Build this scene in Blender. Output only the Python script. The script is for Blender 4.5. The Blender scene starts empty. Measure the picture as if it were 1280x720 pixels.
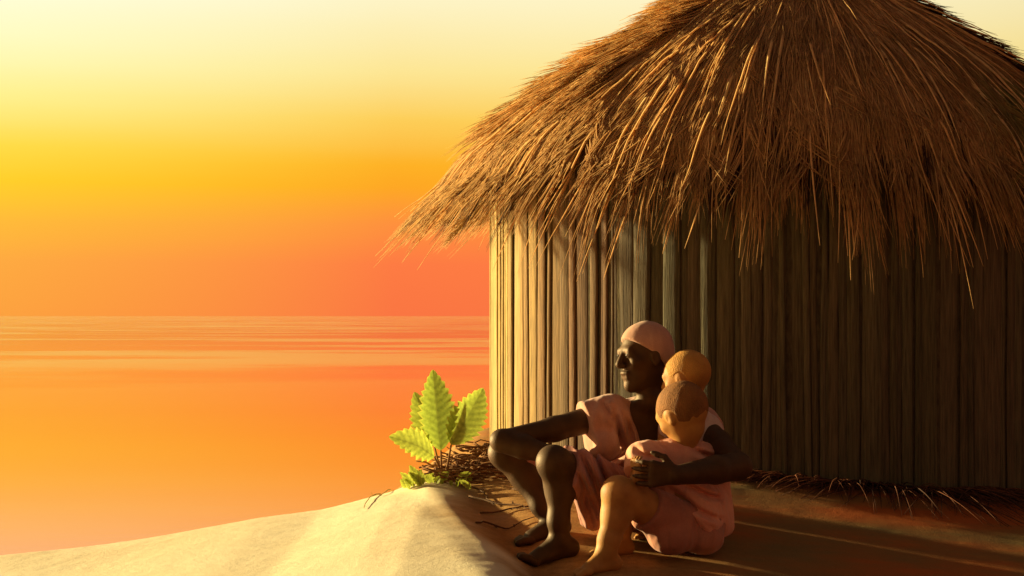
import bpy, math, random
import numpy as np
from math import radians as R_

random.seed(7)
rng = np.random.default_rng(11)
scene = bpy.context.scene
COL = scene.collection

# ------------------------------------------------------------------ camera model
F = 1835.0          # focal length in pixels of the 1280 wide photograph
HZ = 395.0          # horizon row
CZ = 0.894          # camera height above the foot of the hut wall
def P(px, py, d):
    """point at distance d (along the view) seen at photograph pixel px,py"""
    return np.array([(px - 640.0) / F * d, d, CZ - (py - HZ) / F * d])

EXPO = 1.4
GAIN = 2.0 ** EXPO
SUN_AZ = R_(64.0)      # to the left of the viewing direction
SUN_EL = R_(8.6)

def lin(c):
    return [((v / 255.0) / 12.92 if v / 255.0 <= 0.04045 else ((v / 255.0 + 0.055) / 1.055) ** 2.4) for v in c]

# ------------------------------------------------------------------ helpers
def tag(o, label=None, cat=None, group=None, kind=None):
    if label: o['label'] = label
    if cat: o['category'] = cat
    if group: o['group'] = group
    if kind: o['kind'] = kind
    return o

def mesh_obj(name, V, Fc, mat, parent=None, smooth=True, cols=None, uv=None):
    """V (n,3) array, Fc list of (m,k) int arrays"""
    me = bpy.data.meshes.new(name)
    V = np.asarray(V, np.float32)
    if not isinstance(Fc, (list, tuple)): Fc = [Fc]
    Fc = [np.asarray(f, np.int32) for f in Fc if len(f)]
    loops = np.concatenate([f.ravel() for f in Fc])
    tot = np.concatenate([np.full(len(f), f.shape[1], np.int32) for f in Fc])
    start = np.concatenate([[0], np.cumsum(tot)[:-1]]).astype(np.int32)
    me.vertices.add(len(V)); me.vertices.foreach_set('co', V.ravel())
    me.loops.add(len(loops)); me.loops.foreach_set('vertex_index', loops)
    me.polygons.add(len(tot)); me.polygons.foreach_set('loop_start', start)
    me.update(calc_edges=True); me.validate()
    me.polygons.foreach_set('use_smooth', np.full(len(me.polygons), smooth))
    if cols is not None:
        a = me.color_attributes.new('tint', 'FLOAT_COLOR', 'POINT')
        c = np.ones((len(V), 4), np.float32); c[:, :3] = cols
        a.data.foreach_set('color', c.ravel())
    if mat is not None: me.materials.append(mat)
    o = bpy.data.objects.new(name, me); COL.objects.link(o)
    if parent is not None: o.parent = parent
    return o

def tubes(paths, radii, sides=3, cap=True):
    """paths (N,K,3), radii (N,K) -> V, faces: one thin tapered tube per path"""
    paths = np.asarray(paths, float); radii = np.asarray(radii, float)
    N, K, _ = paths.shape
    T = np.gradient(paths, axis=1)
    T /= np.linalg.norm(T, axis=2, keepdims=True) + 1e-9
    ref = np.tile(np.array([0.31, -0.93, 0.2]), (N, K, 1))
    A = np.cross(T, ref); A /= np.linalg.norm(A, axis=2, keepdims=True) + 1e-9
    B = np.cross(T, A)
    an = np.arange(sides) / sides * 2 * np.pi
    V = (paths[:, :, None, :] + radii[:, :, None, None] *
         (np.cos(an)[None, None, :, None] * A[:, :, None, :] + np.sin(an)[None, None, :, None] * B[:, :, None, :]))
    idx = np.arange(N * K * sides).reshape(N, K, sides)
    a = idx[:, :-1, :]; b = np.roll(idx, -1, axis=2)[:, :-1, :]
    c = np.roll(idx, -1, axis=2)[:, 1:, :]; d = idx[:, 1:, :]
    Q = np.stack([a, b, c, d], -1).reshape(-1, 4)
    f = [Q]
    if cap and sides == 3:
        f.append(np.concatenate([idx[:, 0, ::-1], idx[:, -1, :]]))
    elif cap and sides == 4:
        f[0] = np.concatenate([Q, idx[:, 0, ::-1], idx[:, -1, :]])
    elif cap:
        f.append(np.concatenate([idx[:, 0, ::-1], idx[:, -1, :]]))
    return V.reshape(-1, 3), f

_lat = rng.random((64, 64, 64)).astype(np.float32)
def vnoise(p):
    """value noise, p (...,3) -> 0..1"""
    p = np.asarray(p); i = np.floor(p).astype(int); f = p - i; f = f * f * (3 - 2 * f)
    r = 0
    for dx in (0, 1):
        for dy in (0, 1):
            for dz in (0, 1):
                w = (f[..., 0] if dx else 1 - f[..., 0]) * (f[..., 1] if dy else 1 - f[..., 1]) * (f[..., 2] if dz else 1 - f[..., 2])
                r = r + w * _lat[(i[..., 0] + dx) % 64, (i[..., 1] + dy) % 64, (i[..., 2] + dz) % 64]
    return r
def fbm(p, o=4):
    r, a, s = 0, 0.5, 0
    p = np.asarray(p, float)
    for k in range(o):
        r = r + a * vnoise(p * 2 ** k + 7.3 * k); s += a; a *= 0.5
    return r / s
def smooth(a, b, x):
    t = np.clip((x - a) / (b - a), 0, 1); return t * t * (3 - 2 * t)

# ------------------------------------------------------------------ materials
def new_mat(name):
    m = bpy.data.materials.new(name); m.use_nodes = True
    nt = m.node_tree; nt.nodes.clear()
    out = nt.nodes.new('ShaderNodeOutputMaterial')
    b = nt.nodes.new('ShaderNodeBsdfPrincipled')
    nt.links.new(b.outputs[0], out.inputs[0])
    return m, nt, b, out
def N(nt, t, **k):
    n = nt.nodes.new(t)
    for a, v in k.items(): setattr(n, a, v)
    return n
def ramp(nt, stops, fac=None, interp='LINEAR'):
    r = N(nt, 'ShaderNodeValToRGB'); r.color_ramp.interpolation = interp
    e = r.color_ramp.elements
    while len(e) < len(stops): e.new(0.5)
    for i, (p, c) in enumerate(stops):
        e[i].position = p; e[i].color = (c[0], c[1], c[2], 1)
    if fac is not None: nt.links.new(fac, r.inputs[0])
    return r
def noise(nt, vec, scale, detail=4, rough=0.55):
    n = N(nt, 'ShaderNodeTexNoise'); n.inputs['Scale'].default_value = scale
    n.inputs['Detail'].default_value = detail; n.inputs['Roughness'].default_value = rough
    nt.links.new(vec, n.inputs['Vector']); return n
def mapping(nt, vec, scale):
    m = N(nt, 'ShaderNodeMapping'); m.inputs['Scale'].default_value = scale
    nt.links.new(vec, m.inputs['Vector']); return m.outputs[0]
def mixc(nt, fac, a, b, mode='MIX'):
    m = N(nt, 'ShaderNodeMix', data_type='RGBA', blend_type=mode)
    for s, v in ((m.inputs[0], fac), (m.inputs[6], a), (m.inputs[7], b)):
        if isinstance(v, (int, float)): s.default_value = v
        elif isinstance(v, (tuple, list)): s.default_value = (*v[:3], 1)
        else: nt.links.new(v, s)
    return m.outputs[2]
def bump(nt, b, h, strength, dist):
    n = N(nt, 'ShaderNodeBump'); n.inputs['Strength'].default_value = strength
    n.inputs['Distance'].default_value = dist
    nt.links.new(h, n.inputs['Height']); nt.links.new(n.outputs[0], b.inputs['Normal']); return n
def objco(nt): return N(nt, 'ShaderNodeTexCoord').outputs['Object']
def math_(nt, op, a, b=None):
    n = N(nt, 'ShaderNodeMath', operation=op)
    for i, v in enumerate((a, b)):
        if v is None: continue
        if isinstance(v, (int, float)): n.inputs[i].default_value = v
        else: nt.links.new(v, n.inputs[i])
    return n.outputs[0]

def mat_cloth(name, c1, c2, fold=0.6):
    m, nt, b, _ = new_mat(name); co = objco(nt)
    n1 = noise(nt, co, 9, 5); n2 = noise(nt, co, 240, 2)
    r = ramp(nt, [(0.35, c1), (0.68, c2)], n1.outputs[0])
    c = mixc(nt, 0.25, r.outputs[0], n2.outputs[0], 'OVERLAY')
    nt.links.new(c, b.inputs['Base Color']); b.inputs['Roughness'].default_value = 0.9
    b.inputs['Sheen Weight'].default_value = 0.15
    w = N(nt, 'ShaderNodeTexWave'); w.inputs['Scale'].default_value = 5; w.inputs['Distortion'].default_value = 9
    w.inputs['Detail'].default_value = 3; w.inputs['Detail Scale'].default_value = 1.2
    nt.links.new(mapping(nt, co, (1, 1, 0.35)), w.inputs['Vector'])
    h = math_(nt, 'ADD', math_(nt, 'MULTIPLY', w.outputs['Fac'], fold), math_(nt, 'MULTIPLY', n2.outputs[0], 0.08))
    bump(nt, b, h, 0.55, 0.014)
    return m
def mat_skin(name, c1, c2, rough=0.5):
    m, nt, b, _ = new_mat(name); co = objco(nt)
    n1 = noise(nt, co, 14, 5); n2 = noise(nt, co, 160, 3)
    r = ramp(nt, [(0.3, c1), (0.7, c2)], n1.outputs[0])
    nt.links.new(r.outputs[0], b.inputs['Base Color']); b.inputs['Roughness'].default_value = rough
    b.inputs['Subsurface Weight'].default_value = 0.06
    b.inputs['Subsurface Radius'].default_value = (0.02, 0.008, 0.004)
    b.inputs['Specular IOR Level'].default_value = 0.25
    bump(nt, b, n2.outputs[0], 0.25, 0.003)
    return m
def mat_tint(name, rough=0.8, grain=(1, 1, 1), gs=60, amt=0.5, transl=0.0, bstr=0.3):
    """base colour from the strand / pole's own colour attribute, broken up by fine grain"""
    m, nt, b, out = new_mat(name); co = objco(nt)
    a = N(nt, 'ShaderNodeAttribute', attribute_name='tint')
    n = noise(nt, mapping(nt, co, grain), gs, 5, 0.65)
    r = ramp(nt, [(0.28, (1 - amt,) * 3), (0.72, (1 + amt * 0.35,) * 3)], n.outputs[0])
    c = mixc(nt, 1.0, a.outputs['Color'], r.outputs[0], 'MULTIPLY')
    nt.links.new(c, b.inputs['Base Color']); b.inputs['Roughness'].default_value = rough
    b.inputs['Specular IOR Level'].default_value = 0.25
    if bstr: bump(nt, b, n.outputs[0], bstr, 0.01)
    if transl:
        t = N(nt, 'ShaderNodeBsdfTranslucent'); nt.links.new(c, t.inputs[0])
        mx = N(nt, 'ShaderNodeMixShader'); mx.inputs[0].default_value = transl
        nt.links.new(b.outputs[0], mx.inputs[1]); nt.links.new(t.outputs[0], mx.inputs[2])
        nt.links.new(mx.outputs[0], out.inputs[0])
    return m

M_skin_dark = mat_skin('dark_skin', (0.036, 0.017, 0.008), (0.070, 0.034, 0.014), 0.58)
for n_ in M_skin_dark.node_tree.nodes:
    if n_.type == 'BSDF_PRINCIPLED': n_.inputs['Specular IOR Level'].default_value = 0.42; n_.inputs['Specular Tint'].default_value = (1, .66, .34, 1)
M_skin_child = mat_skin('brown_skin', (0.33, 0.148, 0.038), (0.47, 0.225, 0.055), 0.6)
M_shirt_man = mat_cloth('rose_cloth', (0.42, 0.20, 0.14), (0.55, 0.29, 0.20))
M_wrap = mat_cloth('dusty_red_cloth', (0.33, 0.12, 0.085), (0.46, 0.18, 0.13), 1.0)
M_cap = mat_cloth('cap_cloth', (0.42, 0.21, 0.14), (0.52, 0.28, 0.18), 0.25)
M_shirt_child = mat_cloth('salmon_cloth', (0.60, 0.24, 0.15), (0.74, 0.34, 0.20))
M_shirt_pale = mat_cloth('pale_cloth', (0.50, 0.36, 0.30), (0.60, 0.45, 0.38))
M_shorts = mat_cloth('brown_red_cloth', (0.33, 0.12, 0.07), (0.44, 0.17, 0.095), 0.8)
M_thatch = mat_tint('thatch_straw', 0.75, (1, 1, 1), 18, 0.25, 0.36, 0)
M_roof_core = mat_tint('thatch_core', 0.95, (1, 1, 0.3), 40, 0.6, 0, 0.6)
M_pole = mat_tint('wall_poles', 0.85, (1, 1, 0.05), 90, 0.62, 0, 0.7)
M_twig = mat_tint('twig_bark', 0.9, (1, 1, 1), 80, 0.4)
M_leaf = mat_tint('leaf', 0.5, (1, 1, 1), 45, 0.35, 0.42, 0.2)

# ------------------------------------------------------------------ ground
EDGE = np.array([(-60, 4.5), (-20, 6.6), (-6, 7.6), (-2.8, 8.0), (-1.2, 8.05), (-0.62, 8.2), (-0.40, 8.30), (-0.14, 8.6), (-0.02, 9.2), (-0.20, 10.5), (-0.1, 12),
                 (0.9, 13.4), (2.2, 13.9), (4, 13.5), (7, 12.5), (20, 11), (60, 8), (60, -60), (-60, -60)], float)
def edge_dist(x, y):
    d = np.full(x.shape, 1e9); inside = np.zeros(x.shape, bool)
    n = len(EDGE)
    for i in range(n):
        a, b = EDGE[i], EDGE[(i + 1) % n]
        ab = b - a
        t = np.clip(((x - a[0]) * ab[0] + (y - a[1]) * ab[1]) / (ab @ ab), 0, 1)
        d = np.minimum(d, np.hypot(x - a[0] - t * ab[0], y - a[1] - t * ab[1]))
        c = (a[1] > y) != (b[1] > y)
        xi = a[0] + (y - a[1]) / (b[1] - a[1] + 1e-12) * ab[0]
        inside ^= c & (x < xi)
    return np.where(inside, 0.0, d)
def ridge_x(y): return -0.50 + (8.3 - y) * 0.215
def ground_z(x, y, detail=True):
    x = np.asarray(x, float); y = np.asarray(y, float)
    t = 8.1 - y
    zr = -0.13 * np.where(t > 0.2, t - 0.1, np.where(t > -0.2, (t + 0.2) ** 2 / 0.8 * 0.5, 0)) 
    zr = np.maximum(zr, -1.15) - 0.065 * np.maximum(0, x - 0.95)
    zc = np.interp(x, [-60, -20, -6, -2.8, -2.14, -1.5, -1.05, -0.63, -0.45, 0, 3], [-7, -3.4, -1.0, -.427, -.331, -.243, -.174, -.076, -.045, -.02, -.02])
    zl = zc - 0.03 * np.clip(8 - y, 0, 30) + 0.02 * np.sin(x * 4.1 + 1.0) * smooth(-0.8, -1.4, x) * 0.6
    w = smooth(-0.22, 0.30, x - ridge_x(y) + 0.10 * (fbm(np.stack([x * 2.2, y * 2.2, 0 * x], -1), 3) - 0.5))
    z = zl * (1 - w) + zr * w
    dr = x - ridge_x(y)
    z = z - 0.035 * np.exp(-((dr - 0.22) / 0.11) ** 2) * smooth(8.5, 8.0, y) + 0.012 * np.exp(-((dr + 0.03) / 0.06) ** 2) * smooth(8.5, 8.0, y)
    d = edge_dist(x, y)
    z = z - 0.75 * np.where(d < 0.3, d * d / 0.6, d - 0.15)
    z = np.maximum(z, -9.0)
    if detail:
        near = smooth(14, 9, np.hypot(x, y - 7))
        z = z + near * (0.014 * (fbm(np.stack([x * 1.7, y * 1.7, 0 * x + 3], -1), 4) - 0.5) + 0.008 * (fbm(np.stack([x * 14, y * 14, 0 * x + 9], -1), 3) - 0.5) * (0.5 - .35 * w))
    return z
def axis(lo, a, b, hi, step, grow=1.16):
    mid = list(np.arange(a, b, step)); s = step; v = a; left = []
    while v > lo: s *= grow; v -= s; left.append(v)
    s = step; v = mid[-1]; right = []
    while v < hi: s *= grow; v += s; right.append(v)
    return np.array(left[::-1] + mid + right)
gx = axis(-70, -3.4, 3.6, 75, 0.022); gy = axis(-60, 5.0, 10.6, 45, 0.022)
GX, GY = np.meshgrid(gx, gy, indexing='ij')
GZ = ground_z(GX, GY)
idx = np.arange(GX.size).reshape(GX.shape)
Q = np.stack([idx[:-1, :-1], idx[1:, :-1], idx[1:, 1:], idx[:-1, 1:]], -1).reshape(-1, 4)
# mask attribute: r = dark earth, pale sand elsewhere
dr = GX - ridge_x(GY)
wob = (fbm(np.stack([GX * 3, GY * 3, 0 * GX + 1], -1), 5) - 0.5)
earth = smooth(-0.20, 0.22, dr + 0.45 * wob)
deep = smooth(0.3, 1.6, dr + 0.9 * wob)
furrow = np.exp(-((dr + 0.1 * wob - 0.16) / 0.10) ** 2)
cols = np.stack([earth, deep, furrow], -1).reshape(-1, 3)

m, nt, b, _ = new_mat('sand_and_earth'); co = objco(nt)
a = N(nt, 'ShaderNodeAttribute', attribute_name='tint'); sp = N(nt, 'ShaderNodeSeparateColor'); nt.links.new(a.outputs['Color'], sp.inputs[0])
n1 = noise(nt, co, 1.6, 6, 0.6); n2 = noise(nt, co, 26, 6, 0.7); n3 = noise(nt, co, 190, 4, 0.7)
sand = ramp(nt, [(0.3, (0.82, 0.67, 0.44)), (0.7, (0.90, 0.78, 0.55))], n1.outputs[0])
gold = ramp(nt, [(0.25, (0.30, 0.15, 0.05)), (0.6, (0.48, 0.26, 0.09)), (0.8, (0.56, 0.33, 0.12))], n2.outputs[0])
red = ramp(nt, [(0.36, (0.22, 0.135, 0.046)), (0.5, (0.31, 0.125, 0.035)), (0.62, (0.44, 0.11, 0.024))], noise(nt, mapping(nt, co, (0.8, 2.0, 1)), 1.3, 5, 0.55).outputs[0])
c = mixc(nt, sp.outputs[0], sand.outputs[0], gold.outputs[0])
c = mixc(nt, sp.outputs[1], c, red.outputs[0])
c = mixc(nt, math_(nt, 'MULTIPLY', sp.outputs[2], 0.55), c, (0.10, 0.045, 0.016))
sr = ramp(nt, [(0.3, (0.72,) * 3), (0.7, (1.12,) * 3)], n3.outputs[0])
c = mixc(nt, 0.8, c, sr.outputs[0], 'MULTIPLY')
nt.links.new(c, b.inputs['Base Color']); b.inputs['Roughness'].default_value = 0.95; b.inputs['Specular IOR Level'].default_value = 0.1
bump(nt, b, math_(nt, 'ADD', math_(nt, 'MULTIPLY', n2.outputs[0], 0.5), math_(nt, 'MULTIPLY', n3.outputs[0], 0.3)), 0.5, 0.018)
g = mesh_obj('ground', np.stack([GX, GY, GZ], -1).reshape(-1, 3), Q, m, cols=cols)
tag(g, 'pale sand hill turning to dark red earth in front of the hut', 'ground', kind='structure')

# ------------------------------------------------------------------ water
WZ = -6.5
m, nt, b, _ = new_mat('sunset_water'); co = objco(nt)
sx = N(nt, 'ShaderNodeSeparateXYZ'); nt.links.new(co, sx.inputs[0])
far = N(nt, 'ShaderNodeMapRange'); far.inputs[1].default_value = 110; far.inputs[2].default_value = 240
nt.links.new(sx.outputs[1], far.inputs[0])
ns = noise(nt, mapping(nt, co, (0.008, 0.020, 1)), 1.0, 7, 0.62)
ns2 = noise(nt, mapping(nt, co, (0.02, 0.11, 1)), 1.0, 6, 0.6)
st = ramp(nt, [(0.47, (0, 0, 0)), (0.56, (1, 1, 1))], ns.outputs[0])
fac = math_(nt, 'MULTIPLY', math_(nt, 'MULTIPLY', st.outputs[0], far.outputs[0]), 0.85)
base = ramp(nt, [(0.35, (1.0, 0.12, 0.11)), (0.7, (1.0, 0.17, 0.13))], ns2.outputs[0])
c = mixc(nt, fac, base.outputs[0], (1.0, 0.62, 0.26))  # golden streaks: reflected sky glow painted into the water colour
nt.links.new(c, b.inputs['Base Color']); b.inputs['Roughness'].default_value = 0.09; b.inputs['IOR'].default_value = 1.33; b.inputs['Metallic'].default_value = 0.88
nt.links.new(math_(nt, 'ADD', math_(nt, 'MULTIPLY', fac, 0.10), 0.09), b.inputs['Roughness'])
wn = noise(nt, mapping(nt, co, (0.5, 1.6, 1)), 1.0, 4, 0.6)
bump(nt, b, wn.outputs[0], 0.04, 0.06)
S = 60000.0
xs = np.array([-S, -4000, -400, 400, 4000, S]); ys = np.array([-S, -2000, -100, 200, 2500, S])
X, Y = np.meshgrid(xs, ys, indexing='ij'); idx = np.arange(X.size).reshape(X.shape)
Q = np.stack([idx[:-1, :-1], idx[1:, :-1], idx[1:, 1:], idx[:-1, 1:]], -1).reshape(-1, 4)
w = mesh_obj('water', np.stack([X, Y, X * 0 + WZ], -1).reshape(-1, 3), Q, m)
tag(w, 'orange red sea with thin golden streaks reaching the horizon', 'sea', kind='structure')

# ------------------------------------------------------------------ sky
world = bpy.data.worlds.new('World'); scene.world = world; world.use_nodes = True
nt = world.node_tree; nt.nodes.clear()
wo = N(nt, 'ShaderNodeOutputWorld')
tc = N(nt, 'ShaderNodeTexCoord').outputs['Generated']
sep = N(nt, 'ShaderNodeSeparateXYZ'); nt.links.new(tc, sep.inputs[0])
z = sep.outputs[2]
GL_AZ = R_(38.0)
sd = (-math.sin(GL_AZ), math.cos(GL_AZ))
hx = math_(nt, 'MULTIPLY', sep.outputs[0], sd[0]); hy = math_(nt, 'MULTIPLY', sep.outputs[1], sd[1])
rad = math_(nt, 'SQRT', math_(nt, 'MAXIMUM', math_(nt, 'SUBTRACT', 1.0, math_(nt, 'MULTIPLY', z, z)), 0.0001))
caz = math_(nt, 'DIVIDE', math_(nt, 'ADD', hx, hy), rad)
def zz(y): t = (HZ - y) / F; return t / math.sqrt(1 + t * t)
up = [(0.30, lin((225, 195, 140))), (0.45, lin((150, 120, 95))), (0.75, lin((95, 80, 75))), (1.0, lin((75, 68, 72)))]
sunside = [(0.0, lin((253, 170, 62))), (zz(330), lin((253, 178, 62))), (zz(280), lin((253, 195, 50))), (zz(235), lin((255, 214, 32))),
           (zz(190), lin((255, 226, 70))), (zz(130), lin((255, 246, 150))), (zz(60), lin((255, 254, 200))), (zz(0), lin((255, 255, 222)))] + up
offside = [(0.0, lin((250, 118, 66))), (zz(330), lin((253, 122, 66))), (zz(280), lin((253, 142, 58))), (zz(235), lin((253, 166, 24))),
           (zz(205), lin((253, 176, 26))), (zz(150), lin((252, 205, 85))), (zz(90), lin((252, 228, 145))), (zz(0), lin((253, 242, 195)))] + up
zn = noise(nt, mapping(nt, tc, (1.5, 1.5, 26)), 2.0, 4, 0.5)
zj = math_(nt, 'ADD', z, math_(nt, 'MULTIPLY', math_(nt, 'SUBTRACT', zn.outputs[0], 0.5), 0.006))
ra = ramp(nt, sunside, zj); rb = ramp(nt, offside, zj)
mr = N(nt, 'ShaderNodeMapRange'); mr.inputs[1].default_value = 0.835; mr.inputs[2].default_value = 0.975; nt.links.new(caz, mr.inputs[0])
glow = mixc(nt, mr.outputs[0], rb.outputs[0], ra.outputs[0])
mr2 = N(nt, 'ShaderNodeMapRange', interpolation_type='SMOOTHSTEP'); mr2.inputs[1].default_value = -0.25; mr2.inputs[2].default_value = 0.72; nt.links.new(caz, mr2.inputs[0])
AMB = [(0.0, lin((164, 114, 80))), (0.3, lin((132, 102, 76))), (1.0, lin((86, 76, 70)))]
amb = ramp(nt, AMB, z)
skyc = mixc(nt, mr2.outputs[0], amb.outputs[0], glow)
bg = N(nt, 'ShaderNodeBackground'); bg.inputs[1].default_value = 1.0 / GAIN
nt.links.new(skyc, bg.inputs[0])
sky = N(nt, 'ShaderNodeTexSky', sky_type='NISHITA'); sky.sun_disc = False
sky.sun_elevation = SUN_EL; sky.sun_rotation = -SUN_AZ; sky.dust_density = 4
bg2 = N(nt, 'ShaderNodeBackground'); bg2.inputs[1].default_value = 0.002; nt.links.new(sky.outputs[0], bg2.inputs[0])
ad = N(nt, 'ShaderNodeAddShader'); nt.links.new(bg.outputs[0], ad.inputs[0]); nt.links.new(bg2.outputs[0], ad.inputs[1])
nt.links.new(ad.outputs[0], wo.inputs[0])

sl = bpy.data.lights.new('sun', 'SUN'); sl.energy = 5.0; sl.angle = R_(1.6); sl.color = (1.0, 0.81, 0.38)
so = bpy.data.objects.new('sun', sl); COL.objects.link(so)
from mathutils import Vector
sdir = Vector((-math.sin(SUN_AZ) * math.cos(SUN_EL), math.cos(SUN_AZ) * math.cos(SUN_EL), math.sin(SUN_EL)))
so.rotation_euler = sdir.to_track_quat('Z', 'Y').to_euler(); so.location = (-6, 8, 6)

# ------------------------------------------------------------------ hut
HC = np.array([2.04, 10.42]); HR = 2.22
hut = bpy.data.objects.new('thatched_hut', None); COL.objects.link(hut)
tag(hut, 'round hut with a wall of upright wooden poles and a shaggy brown straw roof', 'hut')
# wall: upright poles side by side
V = []; Fq = []; Fn = []; C = []; off = 0
ang = 0.0
K, S_ = 14, 12
while ang < 2 * math.pi:
    wdt = rng.choice([rng.uniform(0.028, 0.045), rng.uniform(0.045, 0.075), rng.uniform(0.08, 0.12)], p=[.35, .4, .25]); da = wdt / HR
    if ang + da > 2 * math.pi + 0.01: break
    a0 = ang + da / 2; ang += da * 0.985
    h = np.linspace(0, 1, K); z0 = -0.55; z1 = 1.78 + rng.uniform(-.04, .04)
    lean = rng.uniform(-.022, .022); rr = HR - 0.035 + rng.uniform(-.010, .010)
    t = np.arange(S_) / S_ * 2 * np.pi
    # flattened section with small facets
    prof = 1 + 0.05 * rng.standard_normal(S_)
    wob_ = np.cumsum(rng.normal(0, .0025, K)); wid = 1 + np.cumsum(rng.normal(0, .012, K))
    zz_ = z0 + h * (z1 - z0)
    ar = a0 + (lean * h + wob_) / HR
    ca, sa = np.cos(ar), np.sin(ar)
    lt = np.cos(t)[None, :] * prof * (wdt / 2) * 1.03 * wid[:, None]
    rd = np.sin(t)[None, :] * prof * min(wdt / 2, 0.009) * wid[:, None] + rr
    X = HC[0] + rd * ca[:, None] - lt * sa[:, None]
    Y = HC[1] + rd * sa[:, None] + lt * ca[:, None]
    Z = np.repeat(zz_[:, None], S_, 1)
    V.append(np.stack([X, Y, Z], -1).reshape(-1, 3))
    ii = np.arange(K * S_).reshape(K, S_) + off
    Fq.append(np.stack([ii[:-1], np.roll(ii, -1, 1)[:-1], np.roll(ii, -1, 1)[1:], ii[1:]], -1).reshape(-1, 4))
    off += K * S_
    # colour: honey to grey green wood; bright sunlit left and front shade painted in
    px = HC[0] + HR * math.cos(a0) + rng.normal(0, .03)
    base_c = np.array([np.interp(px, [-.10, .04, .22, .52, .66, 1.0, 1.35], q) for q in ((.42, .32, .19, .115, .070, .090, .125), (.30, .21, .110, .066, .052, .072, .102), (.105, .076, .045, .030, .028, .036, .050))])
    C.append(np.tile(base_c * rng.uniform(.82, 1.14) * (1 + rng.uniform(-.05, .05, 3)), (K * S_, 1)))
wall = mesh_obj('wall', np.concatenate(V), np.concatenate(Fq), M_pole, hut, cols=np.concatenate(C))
# dark clay lining behind the poles
t = np.linspace(0, 2 * np.pi, 96, endpoint=False)
ring = lambda r, z_: np.stack([HC[0] + r * np.cos(t), HC[1] + r * np.sin(t), t * 0 + z_], -1)
V = np.concatenate([ring(HR - .036, -.5), ring(HR - .036, 1.85)]); i = np.arange(96)
mesh_obj('lining', V, np.stack([i, np.roll(i, -1), np.roll(i, -1) + 96, i + 96], -1), M_roof_core, hut, cols=np.tile([.09, .07, .034], (192, 1)))

# roof profile (radius, height) from the peak down to the eave
PR = np.array([(0.02, 3.95), (0.14, 3.62), (0.40, 3.38), (0.85, 3.06), (1.3, 2.77), (1.78, 2.44), (2.14, 2.12), (2.30, 1.97), (2.37, 1.87), (2.41, 1.80)])
seg = np.hypot(*np.diff(PR, axis=0).T); cum = np.concatenate([[0], np.cumsum(seg)]); LT = cum[-1]
# left side bulges a little more than the right
def prof_pt(s, phi):
    """s arc length down from the peak (may run past the eave), phi angle round the hut"""
    r = np.interp(s, cum, PR[:, 0]); z_ = np.interp(s, cum, PR[:, 1])
    over = np.maximum(0, s - LT)
    r = r + over * 0.66; z_ = z_ - over * 0.62
    bul = 0.960 + 0.084 * np.cos(phi - np.pi)
    return r * bul, z_
def prof_n(s):
    e = 0.02; r1 = np.interp(s - e, cum, PR[:, 0]); r2 = np.interp(s + e, cum, PR[:, 0]); z1 = np.interp(s - e, cum, PR[:, 1]); z2 = np.interp(s + e, cum, PR[:, 1])
    dr_, dz_ = r2 - r1 + 1e-6, z2 - z1
    L = np.hypot(dr_, dz_); return -dz_ / L, dr_ / L
ns_, np_ = 60, 220
S2, PH = np.meshgrid(np.linspace(0.0, LT, ns_), np.linspace(0, 2 * np.pi, np_, endpoint=False), indexing='ij')
r, z_ = prof_pt(S2, PH); n_r, n_z = prof_n(S2)
dsp = 0.05 * (fbm(np.stack([np.cos(PH) * 6, np.sin(PH) * 6, S2 * 1.2], -1), 4) - 0.6) - 0.03
r = np.maximum(r + dsp * n_r, 0.01); z_ = z_ + dsp * n_z
V = np.stack([HC[0] + r * np.cos(PH), HC[1] + r * np.sin(PH), z_], -1).reshape(-1, 3)
idx = np.arange(ns_ * np_).reshape(ns_, np_)
Q = np.stack([idx[:-1], np.roll(idx, -1, 1)[:-1], np.roll(idx, -1, 1)[1:], idx[1:]], -1).reshape(-1, 4)
# underside back to the wall
Vu = np.stack([HC[0] + 2.0 * np.cos(PH[0]), HC[1] + 2.0 * np.sin(PH[0]), PH[0] * 0 + 1.86], -1)
iu = np.arange(np_) + ns_ * np_
Q = np.concatenate([Q, np.stack([idx[-1], np.roll(idx[-1], -1), np.roll(iu, -1), iu], -1)])
core = mesh_obj('roof', np.concatenate([V, Vu]), Q, M_roof_core, hut, cols=np.tile([.16, .075, .026], (len(V) + np_, 1)))

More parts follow.
